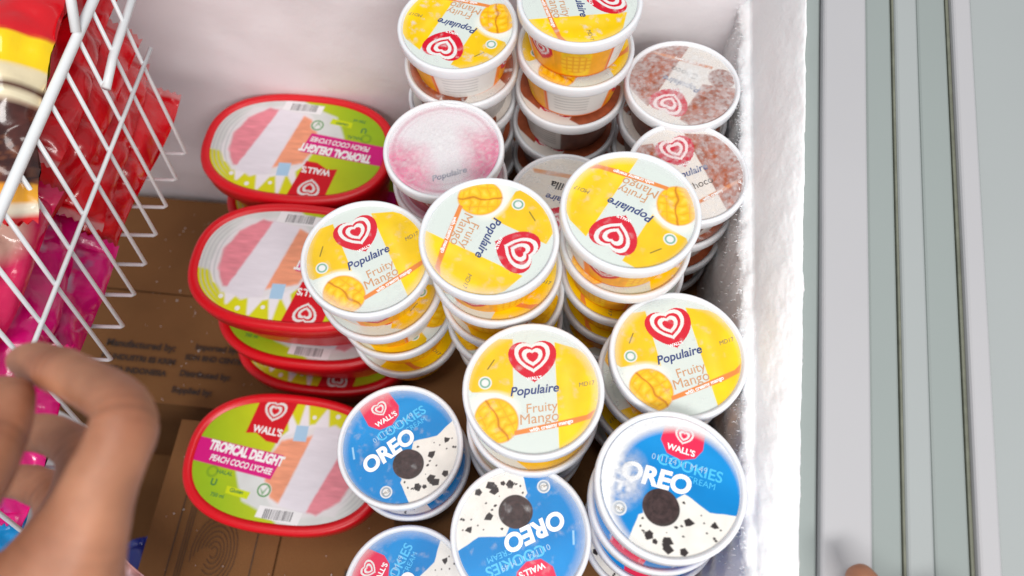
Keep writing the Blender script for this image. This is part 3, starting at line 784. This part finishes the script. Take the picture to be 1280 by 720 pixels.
def ink_blue(U, V):
    img = np.ones(U.shape+(3,))*C(24, 150, 220); return over(img, C(230, 240, 248), ss(ell(U, V, .2, .3, .4, .1, 20), .05))
def ink_pale(U, V):
    img = np.ones(U.shape+(3,))*C(226, 190, 196); return over(img, C(190, 140, 130), .7*(fbm(U, V, 5, 3, 5) > .55))
def ink_navy(U, V): return np.ones(U.shape+(3,))*C(26, 44, 130)
def ink_peach(U, V): return over(np.ones(U.shape+(3,))*C(216, 26, 90), C(222, 176, 160), ss(ell(U, V, 0, .45, .8, .35), .1))
# back half of the basket: red packs lying on each other, ends to the back
reds = [(-320, 338, -462, 5, 40, -6), (-317, 348, -428, -5, 50, -2), (-320, 334, -394, 7, 43, -9), (-316, 350, -362, -4, 36, -3)]
rl = ['lowest red pack in the back of the basket', 'red pack second from the basket bottom, pale crimped end poking out', 'red pack second from the top behind the basket wires', 'uppermost red pack behind the basket wires']
for i, (x, y, z, ax, ay, az) in enumerate(reds):
    pack('wrapped_pack', rl[i], (x, y, z), (ax, ay, az), 158, 96, 32, ink_red if i % 2 else ink_red2, 3+i)
pack('wrapped_pack', 'red pack at the top left with yellow, cream and chocolate printed bands', (-320, 288, -340), (14, 8, 4), 150, 104, 30, ink_choc, 21)
pack('wrapped_pack', 'red and yellow pack end at the top left corner', (-312, 405, -345), (-5, 6, -8), 110, 90, 26, ink_red2, 31)
pinks = [(-333, 200, -460, 4, 42, -5), (-331, 212, -422, -6, 51, -2), (-335, 200, -386, 6, 44, -8)]
pl = ['lowest magenta pack behind the basket wires', 'magenta pack second from the basket bottom', 'uppermost magenta pack with peach patch behind the basket wires']
for i, (x, y, z, ax, ay, az) in enumerate(pinks):
    pack('wrapped_pack', pl[i], (x, y, z), (ax, ay, az), 150, 94, 32, ink_pink if i < 2 else ink_peach, 41+i)
pack('wrapped_pack', 'bright blue pack in the basket below the hand', (-338, 66, -470), (6, 12, 4), 90, 80, 28, ink_blue, 61)
pack('wrapped_pack', 'dark pink pack in the basket under the fingers', (-325, 128, -452), (6, 12, -4), 110, 86, 32, ink_pink, 62)
pack('wrapped_pack', 'pale pink pack at the bottom edge beside the carton', (-292, 26, -610), (10, 6, 60), 110, 70, 24, ink_pale, 71, 'loose packs')
pack('wrapped_pack', 'dark blue pack deep in the gap between the cartons', (-372, 60, -850), (8, 10, 20), 120, 60, 30, ink_navy, 72, 'loose packs')

# ------------------------------------------------------------------ ice crumbs on the cartons
mb = MB(); r = random.Random(11)
def crumb(x, y, z, s):
    pts = [Vector((r.uniform(-1, 1), r.uniform(-1, 1), r.uniform(-.2, 1))).normalized()*s*r.uniform(.6, 1.2) for _ in range(5)]
    mb.add([W(x+p.x, y+p.y, z+p.z) for p in pts], [(0, 1, 2), (0, 2, 3), (0, 3, 4), (0, 4, 1), (1, 2, 3), (1, 3, 4)])
for _ in range(150):
    x = r.uniform(-400, -230); y = r.uniform(240, 470); crumb(x, y, -763.4, r.choice((.5, .7, .9, 1.6)))
for _ in range(40):
    x = r.uniform(-320, -120); y = r.uniform(20, 190); crumb(x, y, -713.4, r.choice((.5, .8, 1.2)))
o = put('ice_crumbs', mb.mesh('ice_crumbs', M['frost'], False)); tag(o, 'white ice crumbs scattered on the cardboard cartons', 'ice', None, 'stuff')
mb = MB()
for _ in range(2600):                                       # frost needles along the edge of the right wall
    y = r.uniform(-60, 440); z = r.choice((r.uniform(-425, -408), r.uniform(-470, -410), r.uniform(-520, -410)))
    x = side_line(y)+r.uniform(-2, 3); s = r.uniform(.4, 1.0)
    d = Vector((-r.uniform(.5, 1.6), r.uniform(-.8, .8), r.uniform(-.3, .9)))*s*1.6
    p = Vector((x, y, z)); q = [p+Vector((r.uniform(-1, 1), r.uniform(-1, 1), r.uniform(-1, 1)))*s*.55 for _ in range(3)]
    mb.add([W(*q[0]), W(*q[1]), W(*q[2]), W(*(p+d))], [(0, 1, 3), (1, 2, 3), (2, 0, 3)])
o = fput('frost_crystals', mb.mesh('frost_crystals', M['frost'], False)); o['kind'] = 'stuff'

# ------------------------------------------------------------------ hands
m, nt, b = mat('skin'); M['skin'] = m
tc = node(nt, 'ShaderNodeTexCoord'); nz = node(nt, 'ShaderNodeTexNoise'); nz.inputs['Scale'].default_value = 45; nz.inputs['Detail'].default_value = 6
rp = node(nt, 'ShaderNodeValToRGB'); rp.color_ramp.elements[0].position = .3; rp.color_ramp.elements[1].position = .72
rp.color_ramp.elements[0].color = (*s2l((142, 93, 68)), 1); rp.color_ramp.elements[1].color = (*s2l((182, 128, 98)), 1)
link(nt, tc.outputs['Object'], nz.inputs['Vector']); link(nt, nz.outputs['Fac'], rp.inputs[0])
at_ = node(nt, 'ShaderNodeAttribute', attribute_name='ink'); mxs = node(nt, 'ShaderNodeMix', data_type='RGBA', blend_type='MULTIPLY')
mxs.inputs[0].default_value = 1; link(nt, rp.outputs[0], mxs.inputs[6]); link(nt, at_.outputs['Color'], mxs.inputs[7]); link(nt, mxs.outputs[2], b.inputs['Base Color'])
b.inputs['Roughness'].default_value = .5; b.inputs['Subsurface Weight'].default_value = .2; b.inputs['Subsurface Radius'].default_value = (.006, .002, .001); b.inputs['Subsurface Scale'].default_value = 1
bump(nt, b, 600, .25, .0005)
def U_(px, py, Z):                                          # view direction helper used once to lay out the joints
    x, y = (px-640)/950, (360-py)/950
    return (Z*x, Z*(.4384+.8988*y), Z*(-.8988+.4384*y))
def skin_hand(name, label, chains, joints):
    """chains: lists of (x,y,z mm, radius mm); first vertex of each later chain is an index into the palm chain"""
    vs = []; es = []; rad = []
    def addv(p, rr): vs.append(W(*p)); rad.append(rr*.001); return len(vs)-1
    idx = {}
    for key, start, pts in chains:
        prev = idx[start] if start else None
        for k, (p, rr) in enumerate(pts):
            i = addv(p, rr); idx[(key, k)] = i
            if prev is not None: es.append((prev, i))
            prev = i
    me = bpy.data.meshes.new(name); me.from_pydata(vs, es, []); o = put(name, me)
    o.modifiers.new('skin', 'SKIN').use_smooth_shade = True
    if not me.skin_vertices: me.skin_vertices.new() if hasattr(me.skin_vertices, 'new') else None
    bpy.context.view_layer.objects.active = o
    layer = me.skin_vertices[0].data
    for i, rr in enumerate(rad): layer[i].radius = (rr, rr); layer[i].use_root = (i == 0)
    s = o.modifiers.new('sub', 'SUBSURF'); s.levels = 3; s.render_levels = 3
    dg = bpy.context.evaluated_depsgraph_get(); new = bpy.data.meshes.new_from_object(o.evaluated_get(dg))
    o.modifiers.clear(); o.data = new; new.materials.clear(); new.materials.append(M['skin'])
    new.polygons.foreach_set('use_smooth', np.ones(len(new.polygons), dtype=bool))
    co = np.array([v.co[:] for v in new.vertices]); tint = np.ones((len(co), 3))
    for key, k in joints:                                   # knuckles: redder skin and shallow creases
        c0 = np.array(vs[idx[(key, k)]]); prv = np.array(vs[idx[(key, max(k-1, 0))]]); nxt = np.array(vs[idx[(key, min(k+1, max(q for n_, q in idx if n_ == key)))]])
        ax = (nxt-prv)/np.linalg.norm(nxt-prv); d = np.linalg.norm(co-c0, axis=1); al = (co-c0) @ ax
        wgt = np.exp(-(d/.013)**2)[:, None]; tint = tint*(1-wgt*np.array([.02, .16, .20]))
        cr = (np.cos(al/.0022*math.pi)*.5+.5)**3*np.exp(-(al/.0055)**2)*np.exp(-(d/.016)**2)
        tint = tint*(1-.30*cr[:, None]); co = co-np.array([v.normal[:] for v in new.vertices])*(.00045*cr[:, None])
    nn = np.array([mnoise.fractal(Vector(c_)*70, 1.0, 2.0, 3) for c_ in co]); co = co+np.array([v.normal[:] for v in new.vertices])*(.0005*nn[:, None])
    new.vertices.foreach_set('co', co.ravel()); set_ink(new, tint); new.update()
    tag(o, label, 'hand'); return o
H = lambda px, py, Z, r_: (U_(px, py, Z*1000), r_)
skin_hand('hand', 'bare right hand with bent forefinger reaching over the basket', [
    ('palm', None, [H(-60, 1150, .235, 30), H(-10, 930, .226, 30), H(30, 820, .224, 27), H(66, 742, .225, 22)]),
    ('index', ('palm', 3), [H(94, 684, .224, 15.5), H(116, 628, .225, 11.8), H(140, 574, .229, 10.6), H(163, 524, .234, 11.4), H(144, 499, .241, 9.6), H(110, 479, .251, 8.7), H(76, 463, .262, 8.9), H(44, 453, .272, 8.0), H(22, 450, .280, 5.8)]),
    ('thumb', ('palm', 1), [H(-120, 800, .208, 18), H(-90, 680, .216, 13), H(-36, 596, .230, 11.5), H(-8, 548, .242, 10.6), H(8, 505, .252, 10), H(14, 478, .260, 7.6)]),
    ('middle', ('palm', 2), [H(60, 700, .262, 13), H(104, 610, .278, 10.5), H(104, 566, .288, 9.5), H(66, 543, .300, 8.8), H(20, 538, .308, 7.5)]),
    ('ring', ('palm', 2), [H(30, 720, .285, 13), H(76, 650, .305, 10), H(66, 616, .313, 9), H(28, 600, .322, 8.4), H(-6, 604, .326, 7)]),
], [('index', 0), ('index', 3), ('index', 6), ('thumb', 3), ('middle', 2), ('ring', 2)])
skin_hand('hand', 'fingertip resting on the pale rail at the bottom right edge', [
    ('palm', None, [((240, -90, -392), 24), ((211, -45, -386), 22)]),
    ('index', ('palm', 1), [((191, -8, -382), 10.5), ((175, 16, -384), 9), ((168.5, 33, -390), 8.2), ((167, 41.0, -394), 6.6)]),
    ('middle', ('palm', 1), [((222, -10, -382), 10.5), ((214, 6, -384), 9), ((210, 14, -390), 8.2), ((208, 17, -396), 6.8)]),
], [('index', 1), ('middle', 1)])
